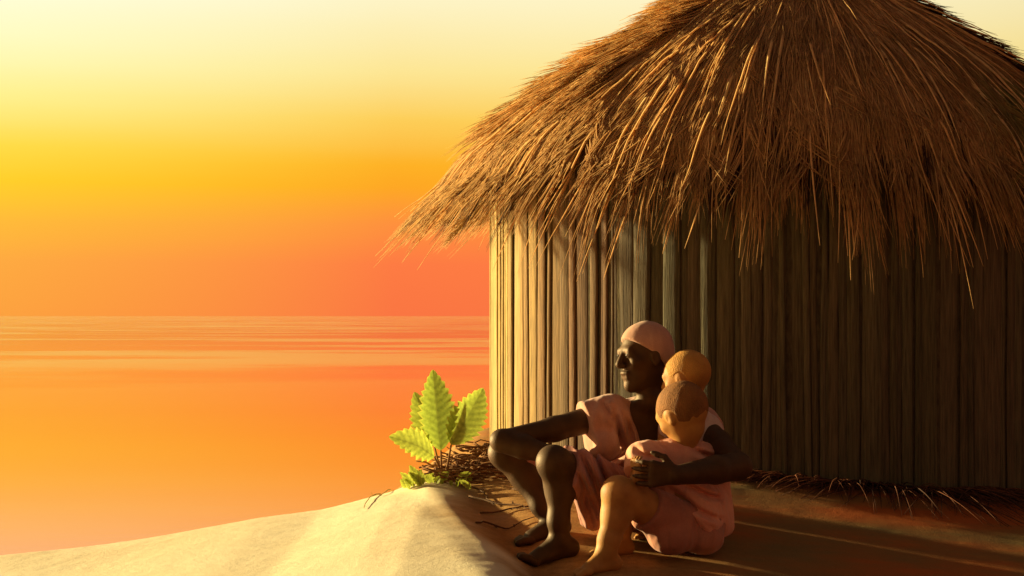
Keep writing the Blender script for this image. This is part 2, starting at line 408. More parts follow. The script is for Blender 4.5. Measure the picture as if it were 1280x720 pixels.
def straw(n, s_lo, s_hi, l_lo, l_hi, rad0, lift, droop, tintf, K=8, phi_rng=(0, 2 * np.pi), clump=0, swing=0.06, wild=0.0):
    if clump:
        nc = n // clump
        cs = np.repeat(rng.uniform(s_lo, s_hi, nc), clump); cp = np.repeat(rng.uniform(*phi_rng, nc), clump)
        cl = np.repeat(rng.uniform(l_lo, l_hi, nc), clump); csw = np.repeat(rng.normal(0, swing, nc), clump)
        cli = np.repeat(rng.uniform(.6, 1.15, nc), clump); n = nc * clump
        s0 = cs + rng.normal(0, .05, n); p0 = cp + rng.normal(0, .020, n) / np.maximum(0.4, np.interp(s0, cum, PR[:, 0])) * 1.6
        L = cl * rng.uniform(.8, 1.1, n); pe = cp + csw + rng.normal(0, .011, n); li = lift * cli * rng.uniform(.7, 1.2, n)
    else:
        s0 = rng.uniform(s_lo, s_hi, n); p0 = rng.uniform(*phi_rng, n); L = rng.uniform(l_lo, l_hi, n)
        pe = p0 + rng.normal(0, swing, n); li = lift * rng.uniform(.4, 1.5, n)
    if wild: li = li * np.where(rng.random(n) < .06, 1 + wild * rng.random(n), 1)
    t = np.linspace(0, 1, K)[None, :]
    s = s0[:, None] + L[:, None] * t
    ph = p0[:, None] + (pe - p0)[:, None] * t ** 1.6
    r, z_ = prof_pt(s, ph); n_r, n_z = prof_n(np.minimum(s, LT - .05))
    k = li[:, None] * t ** 1.7 - 0.03 * (1 - t) ** 2
    r = r + n_r * k; z_ = z_ + n_z * k
    front = 0.22 + 1.45 * np.clip(-np.sin(ph), 0, 1) ** 0.8        # longer, heavier fringe over the front
    z_ = z_ - droop * front * (L[:, None] * t) ** 2.2
    z_ = z_ + 0.003 * np.sin(s * 25 + p0[:, None] * 90); 
    pth = np.stack([HC[0] + r * np.cos(ph), HC[1] + r * np.sin(ph), z_], -1)
    rad = rad0 * rng.uniform(.6, 1.4, n)[:, None] * (1.0 - 0.88 * t ** 2.2)
    V, Fc = tubes(pth, rad, 3)
    col = tintf(s0, p0, n)
    return V, Fc, np.repeat(col, K * 3, axis=0)
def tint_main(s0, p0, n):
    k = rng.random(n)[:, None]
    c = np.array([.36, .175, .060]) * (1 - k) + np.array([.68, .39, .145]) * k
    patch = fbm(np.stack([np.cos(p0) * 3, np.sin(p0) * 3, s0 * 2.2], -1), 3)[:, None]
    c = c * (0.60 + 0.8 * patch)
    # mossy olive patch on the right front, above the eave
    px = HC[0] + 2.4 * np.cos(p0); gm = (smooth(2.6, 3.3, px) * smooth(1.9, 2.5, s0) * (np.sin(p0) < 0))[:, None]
    c = c * (1 + np.array([[.28, .42, .40]]) * smooth(.9, -.4, HC[0] + 2.2 * np.cos(p0))[:, None])      # golden sunlight on the left side painted into the straw colour
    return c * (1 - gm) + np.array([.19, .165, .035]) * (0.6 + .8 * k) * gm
def tint_light(s0, p0, n):
    k = rng.random(n)[:, None]
    return np.array([.78, .44, .16]) * (1 - k) + np.array([.92, .62, .26]) * k
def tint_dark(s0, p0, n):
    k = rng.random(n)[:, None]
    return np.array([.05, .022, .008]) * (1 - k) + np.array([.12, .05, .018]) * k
parts = []
VIS = (np.pi * 0.62, np.pi * 2.12)     # the side the photograph can see (and a step round it) gets the dense cover
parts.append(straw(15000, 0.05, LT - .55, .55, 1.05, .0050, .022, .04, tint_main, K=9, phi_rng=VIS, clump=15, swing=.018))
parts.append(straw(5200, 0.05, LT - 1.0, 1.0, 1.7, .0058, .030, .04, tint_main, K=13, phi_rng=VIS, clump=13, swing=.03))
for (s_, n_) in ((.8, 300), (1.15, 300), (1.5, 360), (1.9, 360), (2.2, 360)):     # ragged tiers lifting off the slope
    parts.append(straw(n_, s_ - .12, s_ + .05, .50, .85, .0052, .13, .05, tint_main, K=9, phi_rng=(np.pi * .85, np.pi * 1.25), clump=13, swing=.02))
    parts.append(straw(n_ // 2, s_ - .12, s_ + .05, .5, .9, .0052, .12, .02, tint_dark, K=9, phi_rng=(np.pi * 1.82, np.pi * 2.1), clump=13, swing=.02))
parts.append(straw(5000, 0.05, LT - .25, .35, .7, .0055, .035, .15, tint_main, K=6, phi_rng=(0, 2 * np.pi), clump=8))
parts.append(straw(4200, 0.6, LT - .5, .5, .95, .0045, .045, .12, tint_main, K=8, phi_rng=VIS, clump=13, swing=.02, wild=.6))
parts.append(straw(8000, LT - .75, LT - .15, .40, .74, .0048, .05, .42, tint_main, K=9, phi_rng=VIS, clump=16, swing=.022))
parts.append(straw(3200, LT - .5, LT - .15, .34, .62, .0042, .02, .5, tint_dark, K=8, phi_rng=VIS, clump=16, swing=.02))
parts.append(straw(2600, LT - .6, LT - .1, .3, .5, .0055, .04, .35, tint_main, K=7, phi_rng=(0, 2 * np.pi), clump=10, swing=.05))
def join(ps):
    V = []; f3 = []; f4 = []; C = []; o = 0
    for v, fc, c in ps:
        V.append(v); C.append(c)
        for f in fc: (f4 if f.shape[1] == 4 else f3).append(f + o)
        o += len(v)
    return np.concatenate(V), [np.concatenate(f4)] + ([np.concatenate(f3)] if f3 else []), np.concatenate(C)
V, Fc, C = join(parts)
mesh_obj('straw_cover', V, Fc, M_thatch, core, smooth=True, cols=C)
parts = [straw(230, 0.12, LT - 1.2, .9, 1.9, .0085, .12, .05, tint_light, K=16, phi_rng=(np.pi * 1.0, np.pi * 1.95), swing=.03),
         straw(210, LT - 1.2, LT - .5, .75, 1.2, .0092, .10, .22, tint_light, K=16, phi_rng=(np.pi * .9, np.pi * 1.95), swing=.03)]
V, Fc, C = join(parts)
ls = mesh_obj('loose_straw', V, Fc, M_thatch, core, cols=C); ls['label'] = 'pale loose strands lying over the darker thatch'

# ------------------------------------------------------------------ signed distance modelling for figures
def unit(v): v = np.asarray(v, float); return v / np.linalg.norm(v)
class Blob:
    def __init__(s, lo, hi, h):
        s.lo = np.asarray(lo, float); s.h = h; s.n = np.ceil((np.asarray(hi) - s.lo) / h).astype(int) + 1
        s.D = np.full(tuple(s.n), 0.5, np.float32)
    def block(s, lo, hi):
        a = np.clip(np.floor((lo - s.lo) / s.h).astype(int), 0, s.n); b = np.clip(np.ceil((hi - s.lo) / s.h).astype(int) + 1, 0, s.n)
        if (b <= a).any(): return None
        g = [s.lo[i] + np.arange(a[i], b[i]) * s.h for i in range(3)]
        X, Y, Z = np.meshgrid(*g, indexing='ij')
        return tuple(slice(a[i], b[i]) for i in range(3)), np.stack([X, Y, Z], -1).astype(np.float32)
    def apply(s, fn, lo, hi, k, mode='add'):
        m = k + 3 * s.h; r = s.block(np.asarray(lo) - m, np.asarray(hi) + m)
        if r is None: return s
        sl, p = r; d = fn(p); D = s.D[sl]
        if mode == 'add':
            h = np.clip(0.5 + 0.5 * (D - d) / k, 0, 1); s.D[sl] = D * (1 - h) + d * h - k * h * (1 - h)
        elif mode == 'sub':
            d = -d; h = np.clip(0.5 - 0.5 * (D - d) / k, 0, 1); s.D[sl] = D * (1 - h) + d * h + k * h * (1 - h)
        return s
    def cap(s, a, b, ra, rb, k=0.02, mode='add'):
        a = np.asarray(a, float); b = np.asarray(b, float); ab = b - a; L2 = ab @ ab + 1e-12
        def fn(p):
            t = np.clip(((p - a) @ ab) / L2, 0, 1)
            return np.linalg.norm(p - a - t[..., None] * ab, axis=-1) - (ra + (rb - ra) * t)
        r = max(ra, rb); return s.apply(fn, np.minimum(a, b) - r, np.maximum(a, b) + r, k, mode)
    def chain(s, pts, rs, k=0.02, mode='add'):
        for i in range(len(pts) - 1): s.cap(pts[i], pts[i + 1], rs[i], rs[i + 1], k, mode)
        return s
    def ell(s, c, rad, axes=None, k=0.02, mode='add'):
        c = np.asarray(c, float); rad = np.asarray(rad, float); A = np.eye(3) if axes is None else np.asarray(axes, float)
        def fn(p):
            q = (p - c) @ A.T; k0 = np.linalg.norm(q / rad, axis=-1); k1 = np.linalg.norm(q / rad ** 2, axis=-1) + 1e-6
            return k0 * (k0 - 1) / k1
        r = rad.max(); return s.apply(fn, c - r, c + r, k, mode)
    def cut_plane(s, c, n, r, k=0.006):
        """remove everything within r of c that lies beyond the plane through c with normal n"""
        c = np.asarray(c, float); n = unit(n)
        def fn(p):
            q = p - c
            return np.maximum(-(q @ n), np.linalg.norm(q, axis=-1) - r)
        return s.apply(fn, c - r, c + r, k, 'sub')
    def ripple(s, fn):
        """displace by fn(points) near the surface"""
        m = np.abs(s.D) < 0.05; ii = np.argwhere(m); p = s.lo + ii * s.h
        s.D[m] += fn(p).astype(np.float32); return s
    def mesh(s):
        D = s.D; n = D.shape
        ins = D < 0
        cnt = np.zeros(tuple(x - 1 for x in n), np.uint8)
        for dx in (0, 1):
            for dy in (0, 1):
                for dz in (0, 1):
                    cnt += ins[dx:n[0] - 1 + dx, dy:n[1] - 1 + dy, dz:n[2] - 1 + dz]
        act = (cnt > 0) & (cnt < 8); cells = np.argwhere(act)
        vid = np.full(cnt.shape, -1, np.int64); vid[tuple(cells.T)] = np.arange(len(cells))
        acc = np.zeros((len(cells), 3)); num = np.zeros(len(cells))
        corners = [(a, b, c) for a in (0, 1) for b in (0, 1) for c in (0, 1)]
        val = {c: D[cells[:, 0] + c[0], cells[:, 1] + c[1], cells[:, 2] + c[2]].astype(float) for c in corners}
        for c in corners:
            for ax in range(3):
                if c[ax] == 0:
                    c2 = list(c); c2[ax] = 1; c2 = tuple(c2)
                    v0, v1 = val[c], val[c2]; x = (v0 < 0) != (v1 < 0)
                    t = np.where(x, v0 / np.where(x, v0 - v1, 1), 0)
                    pnt = np.tile(np.array(c, float), (len(cells), 1)); pnt[:, ax] += t
                    acc[x] += pnt[x]; num[x] += 1
        V = s.lo + (cells + acc / num[:, None]) * s.h
        quads = []
        for ax in range(3):
            sl0 = [slice(None)] * 3; sl1 = [slice(None)] * 3; sl0[ax] = slice(0, -1); sl1[ax] = slice(1, None)
            a_, b_ = ins[tuple(sl0)], ins[tuple(sl1)]
            e = np.argwhere(a_ != b_); u, v = [(1, 2), (2, 0), (0, 1)][ax]
            ok = (e[:, u] > 0) & (e[:, v] > 0) & (e[:, u] < n[u] - 1) & (e[:, v] < n[v] - 1); e = e[ok]
            def cid(du, dv):
                q = e.copy(); q[:, u] -= du; q[:, v] -= dv; return vid[tuple(q.T)]
            q = np.stack([cid(1, 1), cid(0, 1), cid(0, 0), cid(1, 0)], -1)
            flip = ~ins[tuple(e.T)]; q[flip] = q[flip][:, ::-1]
            quads.append(q)
        Q = np.concatenate(quads); Q = Q[(Q >= 0).all(1)]
        # one light smoothing pass
        for _ in range(1):
            S = np.zeros_like(V); W = np.zeros(len(V))
            for a_, b_ in ((0, 1), (1, 2), (2, 3), (3, 0)):
                np.add.at(S, Q[:, a_], V[Q[:, b_]]); np.add.at(W, Q[:, a_], 1)
            W = np.maximum(W, 1); V = V * 0.55 + 0.45 * S / W[:, None]
        return V, Q
    def obj(s, name, mat, parent=None, cols=None):
        V, Q = s.mesh(); return mesh_obj(name, V, Q, mat, parent)

def head(b, c, H, fwd, up, neck=True, adult=True, ears=True):
    """head of height H centred at c; fwd, up unit-ish. Returns local->world function"""
    f = unit(fwd); up = np.asarray(up, float); u = unit(up - (up @ f) * f); s_ = np.cross(u, f); A = np.stack([f, s_, u])
    g = lambda x, y, z: c + H * (x * f + y * s_ + z * u)
    E = lambda p, r, k=0.03, mode='add': b.ell(p, np.array(r) * H, A, k * H / 0.3, mode)
    if adult:
        E(g(-.07, 0, .13), (.375, .30, .345)); E(g(.05, 0, -.14), (.27, .225, .30)); E(g(.17, 0, -.34), (.13, .12, .12), .04)
        E(g(.25, 0, -.40), (.075, .075, .07), .03)
    else:
        E(g(-.08, 0, .08), (.43, .36, .40)); E(g(.07, 0, -.17), (.28, .25, .27)); E(g(.2, 0, -.34), (.12, .11, .11), .04)
    for q in (-1, 1):
        E(g(.335, .125 * q, .055), (.058, .075, .045), .022, 'sub')          # eye sockets
        E(g(.25, .125 * q, .055), (.085, .072, .050), .014)                   # lids
        E(g(.215, .18 * q, -.06), (.085, .07, .07), .03)                     # cheekbones
        if ears:
            E(g(-.03, .305 * q if adult else .35 * q, -.02), (.075, .035, .115), .012)
            E(g(.0, .335 * q if adult else .385 * q, -.01), (.035, .02, .06), .006, 'sub')
    b.cap(g(.29, -.14, .125), g(.29, .14, .125), .042 * H, .042 * H, .022)       # brow
    b.cap(g(.335, 0, .08), g(.40, 0, -.07), .032 * H, .058 * H, .014)          # nose
    for q in (-1, 1): b.cap(g(.36, .05 * q, -.10), g(.37, .045 * q, -.105), .036 * H, .032 * H, .010)
    b.cap(g(.325, -.075, -.20), g(.325, .075, -.20), .030 * H, .030 * H, .010); b.cap(g(.345, -.03, -.198), g(.345, .03, -.198), .028 * H, .028 * H, .008)
    b.cap(g(.31, -.065, -.262), g(.31, .065, -.262), .034 * H, .034 * H, .010)
    b.cap(g(.37, -.075, -.231), g(.37, .075, -.231), .010 * H, .010 * H, .005, 'sub')
    return g, A

def hand(b, wrist, dirn, palm_n, L, curl=0.5, spread=0.25, side=1, thumb_up=0.7):
    """palm and five bent fingers; dirn wrist->knuckles, palm_n the way the palm faces, side: thumb side"""
    d = unit(dirn); n = np.asarray(palm_n, float); n = unit(n - (n @ d) * d); s_ = np.cross(n, d) * side
    PL = L * 0.50
    for q in (-.30, -.1, .1, .30):
        b.cap(wrist + s_ * q * L * .28, wrist + d * PL + s_ * q * L * .68, L * .085, L * .082, 0.014)
    lens = [(.30, .43), (.10, .48), (-.10, .45), (-.30, .36)]
    for (q, fl) in lens:
        base = wrist + d * PL + s_ * q * L * .68; dd = unit(d + s_ * q * spread); ln = fl * L; pts = [base]; ang_ = curl * 0.5
        for i_, fr in enumerate((.45, .31, .24)):
            v = dd * math.cos(ang_) + n * math.sin(ang_); pts.append(pts[-1] + v * ln * fr); ang_ += curl * (1.0 if i_ == 0 else .7)
        b.chain(pts, [L * .058, L * .054, L * .048, L * .040], 0.004)
    tb = wrist + d * PL * .25 + s_ * L * .17 + n * L * .02
    v1 = unit(d * .6 + s_ * .75 + n * .35 * thumb_up); p1 = tb + v1 * L * .22; v2 = unit(d * .9 + s_ * .3 + n * .45 * thumb_up); p2 = p1 + v2 * L * .17; p3 = p2 + v2 * L * .10
    b.chain([tb, p1, p2, p3], [L * .085, L * .066, L * .056, L * .046], 0.010)

def foot(b, ankle, toe_dir, L, sole_z):
    """foot with heel, arch and five toes, standing on sole_z (height) or sole_z(x,y)"""
    t = unit([toe_dir[0], toe_dir[1], 0]); s_ = np.array([-t[1], t[0], 0]); gz = sole_z if callable(sole_z) else (lambda x, y: sole_z)
    def on(p, r): return np.array([p[0], p[1], float(gz(p[0], p[1])) + r])
    heel = on(ankle - t * L * .18, L * .14)
    b.cap(ankle, heel, L * .16, L * .145, .03)
    ball1 = on(ankle + t * L * .50 + s_ * L * .10, L * .085); ball2 = on(ankle + t * L * .46 - s_ * L * .12, L * .075)
    b.cap(heel, ball1, L * .13, L * .09, .03); b.cap(heel, ball2, L * .12, L * .08, .03)
    b.cap(ankle + t * L * .02, (ball1 + ball2) / 2 + np.array([0, 0, L * .05]), L * .15, L * .085, .03)
    for q, ln, r in ((.17, .26, .070), (.06, .24, .052), (-.04, .22, .048), (-.13, .19, .045), (-.21, .15, .043)):
        a_ = ankle + t * L * .52 + s_ * q * L; a_ = on(a_, L * r * 1.15); e_ = on(a_ + t * L * ln, L * r * .9)
        mid = (a_ + e_) / 2 + np.array([0, 0, L * .025]); b.chain([a_, mid, e_], [L * r * 1.05, L * r, L * r * .95], 0.006)

def folds(scale, amp, dirn=(0, 0, 1), stretch=0.3):
    d = unit(dirn)
    def fn(p):
        q = p - (p @ d)[:, None] * d * (1 - stretch)
        n1 = fbm(q * scale, 3); return amp * (np.abs(n1 - 0.5) * 3.2 - 0.55)
    return fn

def creases(lines, d, amp=.012, w=.011):
    L = [(P(*a_, d), P(*b_, d)) for a_, b_ in lines]
    def fn(p):
        o_ = np.zeros(len(p))
        for k_, (a_, b_) in enumerate(L):
            ab = (b_ - a_)[[0, 2]]; q = p[:, [0, 2]] - a_[[0, 2]]; t = (q @ ab) / (ab @ ab); tc = np.clip(t, 0, 1)
            nrm_ = np.array([-ab[1], ab[0]]) / np.linalg.norm(ab)
            e_ = q - tc[:, None] * ab; sd_ = (q @ nrm_) - .012 * np.sin(t * 3.1 + k_); dd_ = np.hypot(sd_, np.linalg.norm(e_ - (e_ @ nrm_)[:, None] * nrm_, axis=1))
            fade = np.sin(np.clip(t, 0.03, .97) * np.pi) ** .5
            o_ += amp * fade * (np.exp(-(dd_ / w) ** 2) - .7 * np.exp(-((dd_ - 2.2 * w) / (1.2 * w)) ** 2))
        return o_
    return fn

# ================================================================== MAN
gzf = lambda x, y: float(ground_z(np.array([x]), np.array([y]))[0])
H_M = 0.335
hc = P(804, 447, 7.06)
fwd = np.array([-.90, -.42, -.06]); upv = np.array([-.06, .04, 1])
neck0 = P(818, 512, 7.16); chest = P(806, 550, 7.18); pelvis = P(818, 622, 7.2)
shR = P(757, 519, 7.04); elR = P(627, 551, 6.86); wrR = P(697, 571, 6.80)
shL = P(872, 530, 7.08); elL = P(923, 583, 6.60); wrL = P(846, 594, 6.36)
hipN = P(800, 628, 7.06); knN = P(692, 578, 6.56); anN = P(700, 676, 6.58)
hipF = P(782, 618, 7.28); knF = P(630, 566, 7.02); anF = P(692, 655, 6.93)

b = Blob(P(585, 730, 6.0) - .02, P(975, 380, 7.6) + .02, 0.0062)
lo = np.array([-0.28, 6.15, -0.30]); hi = np.array([1.28, 7.55, 0.98]); b = Blob(lo, hi, 0.0062)
g, A = head(b, hc, H_M, fwd, upv)
b.chain([neck0 + [0, .02, 0], g(-.10, 0, -.22)], [.068, .062], .03)
b.ell(g(-.02, 0, -.62), (.06, .055, .06), k=.03)
b.cap(P(780, 520, 7.1), P(850, 522, 7.16), .075, .075, .05)
b.ell(chest, (.16, .132, .19), k=.06); b.ell(pelvis, (.17, .14, .14), k=.06); b.cap(chest, pelvis, .13, .13, .05)
b.chain([shR, (shR + elR) / 2 + [0, 0, -.006], elR], [.068, .056, .050], .03)
b.chain([elR, elR * .6 + wrR * .4, wrR], [.056, .056, .038], .015)
hand(b, wrR, wrR - elR + [0, .03, -.02], (0, -.4, -1), .19, .5, side=-1)
b.chain([shL, (shL + elL) / 2, elL], [.074, .064, .058], .03)
b.chain([elL, elL * .62 + wrL * .38, wrL], [.062, .062, .042], .02)
hand(b, wrL, np.array([-1, -.10, .06]), (0.15, 1, 0), .215, .55, side=1)
b.chain([hipN, knN], [.10, .074], .03); b.chain([hipF, knF], [.10, .070], .03)

for kn, an, dp in ((knN, anN, .03), (knF, anF, .03)):
    calf = kn * .66 + an * .34 + np.array([.022, dp, 0]); b.chain([kn, calf, kn * .25 + an * .75, an], [.066, .066, .044, .040], .04)
foot(b, anN + [0, 0, 0], (-.92, -.35), .26, gzf)
foot(b, anF, (-.80, -.30), .25, gzf)
man = b.obj('person', M_skin_dark)
tag(man, 'seated person in rose cap and V-neck shirt, elbow on raised knee, looking out to sea', 'person')

# eyes
def eyes(g, H, parent, A):
    m, nt, bs, _ = new_mat('eye'); co = objco(nt)
    bs.inputs['Base Color'].default_value = (0.20, 0.15, 0.10, 1); bs.inputs['Roughness'].default_value = 0.25
    m2, nt, bs, _ = new_mat('iris'); bs.inputs['Base Color'].default_value = (0.012, 0.007, 0.004, 1); bs.inputs['Roughness'].default_value = 0.15
    for q in (-1, 1):
        for nm, off_, rr_, mm in (('eyeball', .303, .043, m), ('iris', .329, .0235, m2)):
            c_ = g(off_, .125 * q, .052); u_, v_ = np.meshgrid(np.linspace(0, np.pi, 9), np.linspace(0, 2 * np.pi, 14, endpoint=False), indexing='ij')
            Vv = c_ + rr_ * H * np.stack([np.sin(u_) * np.cos(v_), np.sin(u_) * np.sin(v_), np.cos(u_)], -1).reshape(-1, 3)
            ii = np.arange(u_.size).reshape(u_.shape)
            if nm == 'eyeball': par = mesh_obj(nm, Vv, np.stack([ii[:-1], np.roll(ii, -1, 1)[:-1], np.roll(ii, -1, 1)[1:], ii[1:]], -1).reshape(-1, 4), mm, parent)
            else: mesh_obj(nm, Vv, np.stack([ii[:-1], np.roll(ii, -1, 1)[:-1], np.roll(ii, -1, 1)[1:], ii[1:]], -1).reshape(-1, 4), mm, par)
eyes(g, H_M, man, A)

# cap: close fitting, covers forehead top to nape
b = Blob(hc - .24, hc + .24, 0.0055)
b.ell(g(-.075, 0, .15), np.array([.40, .325, .372]) * H_M, A, .01)
b.ell(g(-.20, 0, .0), np.array([.27, .27, .26]) * H_M, A, .03)
cn = unit(np.array(g(.42, 0, -.62)) - np.array(g(0, 0, 0)))
b.cut_plane(g(.12, 0, .165), A[0] * .62 - A[2] * .80, .6)
b.ripple(folds(9, .004))
b.obj('cap', M_cap, man)

# shirt
b = Blob(P(700, 700, 7.3) - [0, .5, 0], P(930, 470, 7.2) + [0, .35, .02], 0.0065)
b.cap(P(778, 524, 7.1), P(856, 526, 7.16), .092, .092, .05)
b.ell(chest, (.185, .145, .21), k=.05); b.ell(pelvis + [0, 0, .03], (.19, .16, .14), k=.06); b.cap(chest, pelvis, .15, .15, .05)
slR = shR * .78 + elR * .22
b.chain([shR + [.03, 0, .004], slR], [.094, .092], .03)
slL = shL * .8 + elL * .2
b.chain([shL, slL], [.098, .094], .03)
b.ell(P(748, 556, 6.98), (.105, .10, .075), k=.03)          # shirt front bulging over the lap
b.ripple(folds(10, .013, (.4, 0, 1), .35))
b.ripple(creases([((765, 508), (776, 560)), ((778, 520), (800, 575)), ((752, 506), (770, 522)), ((748, 590), (790, 560)), ((805, 545), (790, 590))], 6.98, .018))
b.cut_plane(slR + unit(elR - shR) * .0, elR - shR, .17)
b.cut_plane(slL, elL - shL, .13)
# V neck opening
vtop = g(-.05, 0, -.50)
b.cap(P(806, 484, 7.0), P(812, 548, 7.005), .105, .058, .012, 'sub')
b.obj('shirt', M_shirt_man, man)

# wrap cloth over the thighs, hanging between the legs
b = Blob(P(600, 710, 7.3) - [0, .95, 0], P(900, 520, 7.3) + [0, .3, .02], 0.007)
eN = hipN * .10 + knN * .90; eF = hipF * .12 + knF * .88
b.chain([hipN, eN], [.12, .10], .03); b.chain([hipF, eF], [.115, .09], .03)
b.ell(pelvis, (.20, .17, .13), k=.05)
b.chain([hipN * .45 + knN * .55 + [.02, .02, -.03], P(735, 640, 6.82)], [.075, .06], .04)
b.chain([hipN + [0, 0, -.03], P(745, 645, 6.85)], [.10, .05], .05)
b.chain([P(716, 600, 6.68), P(742, 650, 6.72)], [.035, .04], .03)
b.chain([(hipN + hipF) / 2, (eN + eF) / 2 + [.08, .0, -.10]], [.10, .05], .05)
b.ripple(folds(13, .013, (.5, .2, -1), .2))
b.ripple(creases([((700, 556), (745, 640)), ((716, 560), (752, 620)), ((735, 560), (768, 612)), ((706, 590), (726, 652)), ((728, 600), (738, 655))], 6.75, .022))
b.cut_plane(eN, knN - hipN, .15); b.cut_plane(eF, knF - hipF, .14)
wr = b.obj('wrap_cloth', M_wrap, man); wr['label'] = 'dusty red cloth wrapped over the thighs'

# ================================================================== CHILD IN FRONT
H_C = 0.295
hc1 = P(851, 519, 6.70)
fw1 = np.array([-.62, .60, -.50]); up1 = np.array([-.22, .05, 1])
b = Blob(np.array([.0, 6.1, -.33]), np.array([1.12, 7.05, .60]), 0.0055)
g1, A1 = head(b, hc1, H_C, fw1, up1, adult=False)
sh1 = P(806, 575, 6.60); sh1b = P(885, 573, 6.82); ch1 = P(846, 592, 6.72); pe1 = P(864, 654, 6.68)
b.cap(ch1 + [0, 0, .06], g1(-.08, 0, -.28), .05, .05, .03)
b.cap(sh1 + [.03, 0, 0], sh1b - [.03, 0, 0], .055, .055, .04); b.ell(ch1, (.13, .11, .13), k=.04); b.cap(ch1, pe1, .11, .12, .04)
hp1 = P(846, 655, 6.58); kn1 = P(773, 616, 6.40); an1 = P(758, 690, 6.38)
b.chain([hp1, kn1], [.092, .070], .03); 
b.chain([kn1, kn1 * .62 + an1 * .38 + [.012, .012, 0], kn1 * .2 + an1 * .8, an1], [.070, .064, .046, .040], .03)
foot(b, an1, (-.86, -.45), .20, gzf)
hp1b = P(858, 650, 6.72); kn1b = P(790, 622, 6.72); an1b = P(775, 675, 6.62)
b.chain([hp1b, kn1b], [.085, .065], .03); b.chain([kn1b, an1b], [.062, .038], .03); foot(b, an1b, (-.86, -.35), .19, gzf)
el1 = P(797, 608, 6.52); wr1 = P(800, 594, 6.40)
b.chain([sh1, el1], [.052, .042], .02); b.chain([el1, wr1], [.040, .032], .02)
hand(b, wr1 + [0, 0, 0], np.array([-.35, -.25, .85]), (.6, .6, 0), .105, .8, side=1)
el1b = P(850, 600, 6.88); b.chain([sh1b, el1b], [.052, .042], .02); b.chain([el1b, P(810, 585, 6.86)], [.04, .03], .02); hand(b, P(810, 585, 6.86), (-1, 0, .1), (0, 1, 0), .11, .3, side=1)
c1 = b.obj('person', M_skin_child)
tag(c1, 'child with cropped brown hair in salmon shirt and brown red shorts, one knee up', 'person', 'children held by the seated adult')
eyes(g1, H_C, c1, A1)
def hair(g, A, H, c, parent, mat):
    b = Blob(c - .22, c + .22, .0052)
    b.ell(g(-.095, 0, .095), np.array([.425, .372, .40]) * H, A, .01)
    b.cut_plane(g(.10, 0, .02), A[0] * .55 - A[2] * .83, .5, .004)
    for q in (-1, 1): b.ell(g(-.02, .36 * q, -.03), np.array([.12, .08, .15]) * H, A, .01, 'sub')
    b.ripple(folds(22, .0015)); return b.obj('hair', mat, parent)
M_hair_front = mat_skin('cropped_hair', (0.15, 0.062, 0.017), (0.27, 0.112, 0.028), 0.8)
M_hair_rear = mat_skin('cropped_hair_golden', (0.36, 0.165, 0.032), (0.50, 0.245, 0.048), 0.75)
for m_ in (M_hair_front, M_hair_rear):
    for n_ in m_.node_tree.nodes:
        if n_.type == 'BUMP': n_.inputs['Strength'].default_value = 0.8; n_.inputs['Distance'].default_value = 0.006
hair(g1, A1, H_C, hc1, c1, M_hair_front)
b = Blob(np.array([.35, 6.25, -.33]), np.array([1.12, 7.08, .40]), 0.006)
b.cap(sh1 + [.005, 0, .0], sh1b, .078, .078, .05); b.ell(ch1, (.155, .12, .15), k=.05)
b.chain([ch1, pe1 + [.03, .03, .03]], [.13, .14], .05)
b.chain([sh1b + [.02, 0, -.01], P(893, 655, 6.74)], [.075, .085], .04)
b.chain([P(868, 600, 6.66), P(878, 655, 6.58)], [.06, .075], .04)
b.chain([sh1, sh1 * .45 + el1 * .55], [.082, .076], .03)
b.ripple(folds(11, .013, (.5, .1, -1), .22))
b.ripple(creases([((822, 622), (878, 664)), ((812, 630), (866, 672)), ((850, 606), (905, 622)), ((838, 612), (900, 648)), ((796, 560), (822, 572)), ((870, 560), (905, 585))], 6.6, .022))
b.cut_plane(P(880, 676, 6.6), (.05, 0, -1), .35)
b.cut_plane(sh1 * .5 + el1 * .5 + [0, 0, -.012], el1 - sh1, .085)
b.ell(g1(-.05, 0, -.42), (.06, .06, .035), k=.01, mode='sub')
b.obj('shirt', M_shirt_child, c1)
b = Blob(np.array([.3, 6.15, -.34]), np.array([1.1, 6.98, .25]), 0.006)
b.chain([hp1 + [0, 0, -.0], hp1 * .42 + kn1 * .58], [.108, .100], .03); b.chain([hp1b, hp1b * .72 + kn1b * .28], [.10, .09], .03)
b.ell(pe1 + [.01, 0, .0], (.15, .14, .12), k=.05); b.ell(P(880, 672, 6.58), (.09, .09, .075), k=.04); b.ell(P(838, 672, 6.52), (.10, .09, .075), k=.04)
b.ripple(folds(12, .006, (1, 0, .4), .3))
b.cut_plane(hp1 * .46 + kn1 * .54, kn1 - hp1, .13); b.cut_plane(hp1b * .74 + kn1b * .26, kn1b - hp1b, .16)
b.obj('shorts', M_shorts, c1)

# ================================================================== CHILD BEHIND
H_B = 0.262
hc2 = P(855, 473, 6.90)
fw2 = np.array([-.85, .35, -.25]); up2 = np.array([-.12, .0, 1])
b = Blob(np.array([.45, 6.55, -.25]), np.array([1.15, 7.3, .78]), 0.0062)
g2, A2 = head(b, hc2, H_B, fw2, up2, adult=False)
ch2 = P(862, 555, 6.93); pe2 = P(862, 612, 6.93)
b.cap(P(858, 520, 6.92), g2(-.08, 0, -.3), .048, .045, .03)
b.cap(P(842, 532, 6.88), P(884, 536, 6.98), .052, .052, .03); b.ell(ch2, (.10, .085, .11), k=.04); b.cap(ch2, pe2, .09, .10, .04)
b.chain([pe2, P(818, 620, 6.86)], [.08, .06], .03); b.chain([P(818, 620, 6.86), P(824, 655, 6.88)], [.055, .04], .03); foot(b, P(824, 655, 6.88), (-.9, -.1), .15, gzf)
b.chain([P(842, 532, 6.88), P(826, 565, 6.90), P(822, 590, 6.95)], [.045, .038, .03], .02)
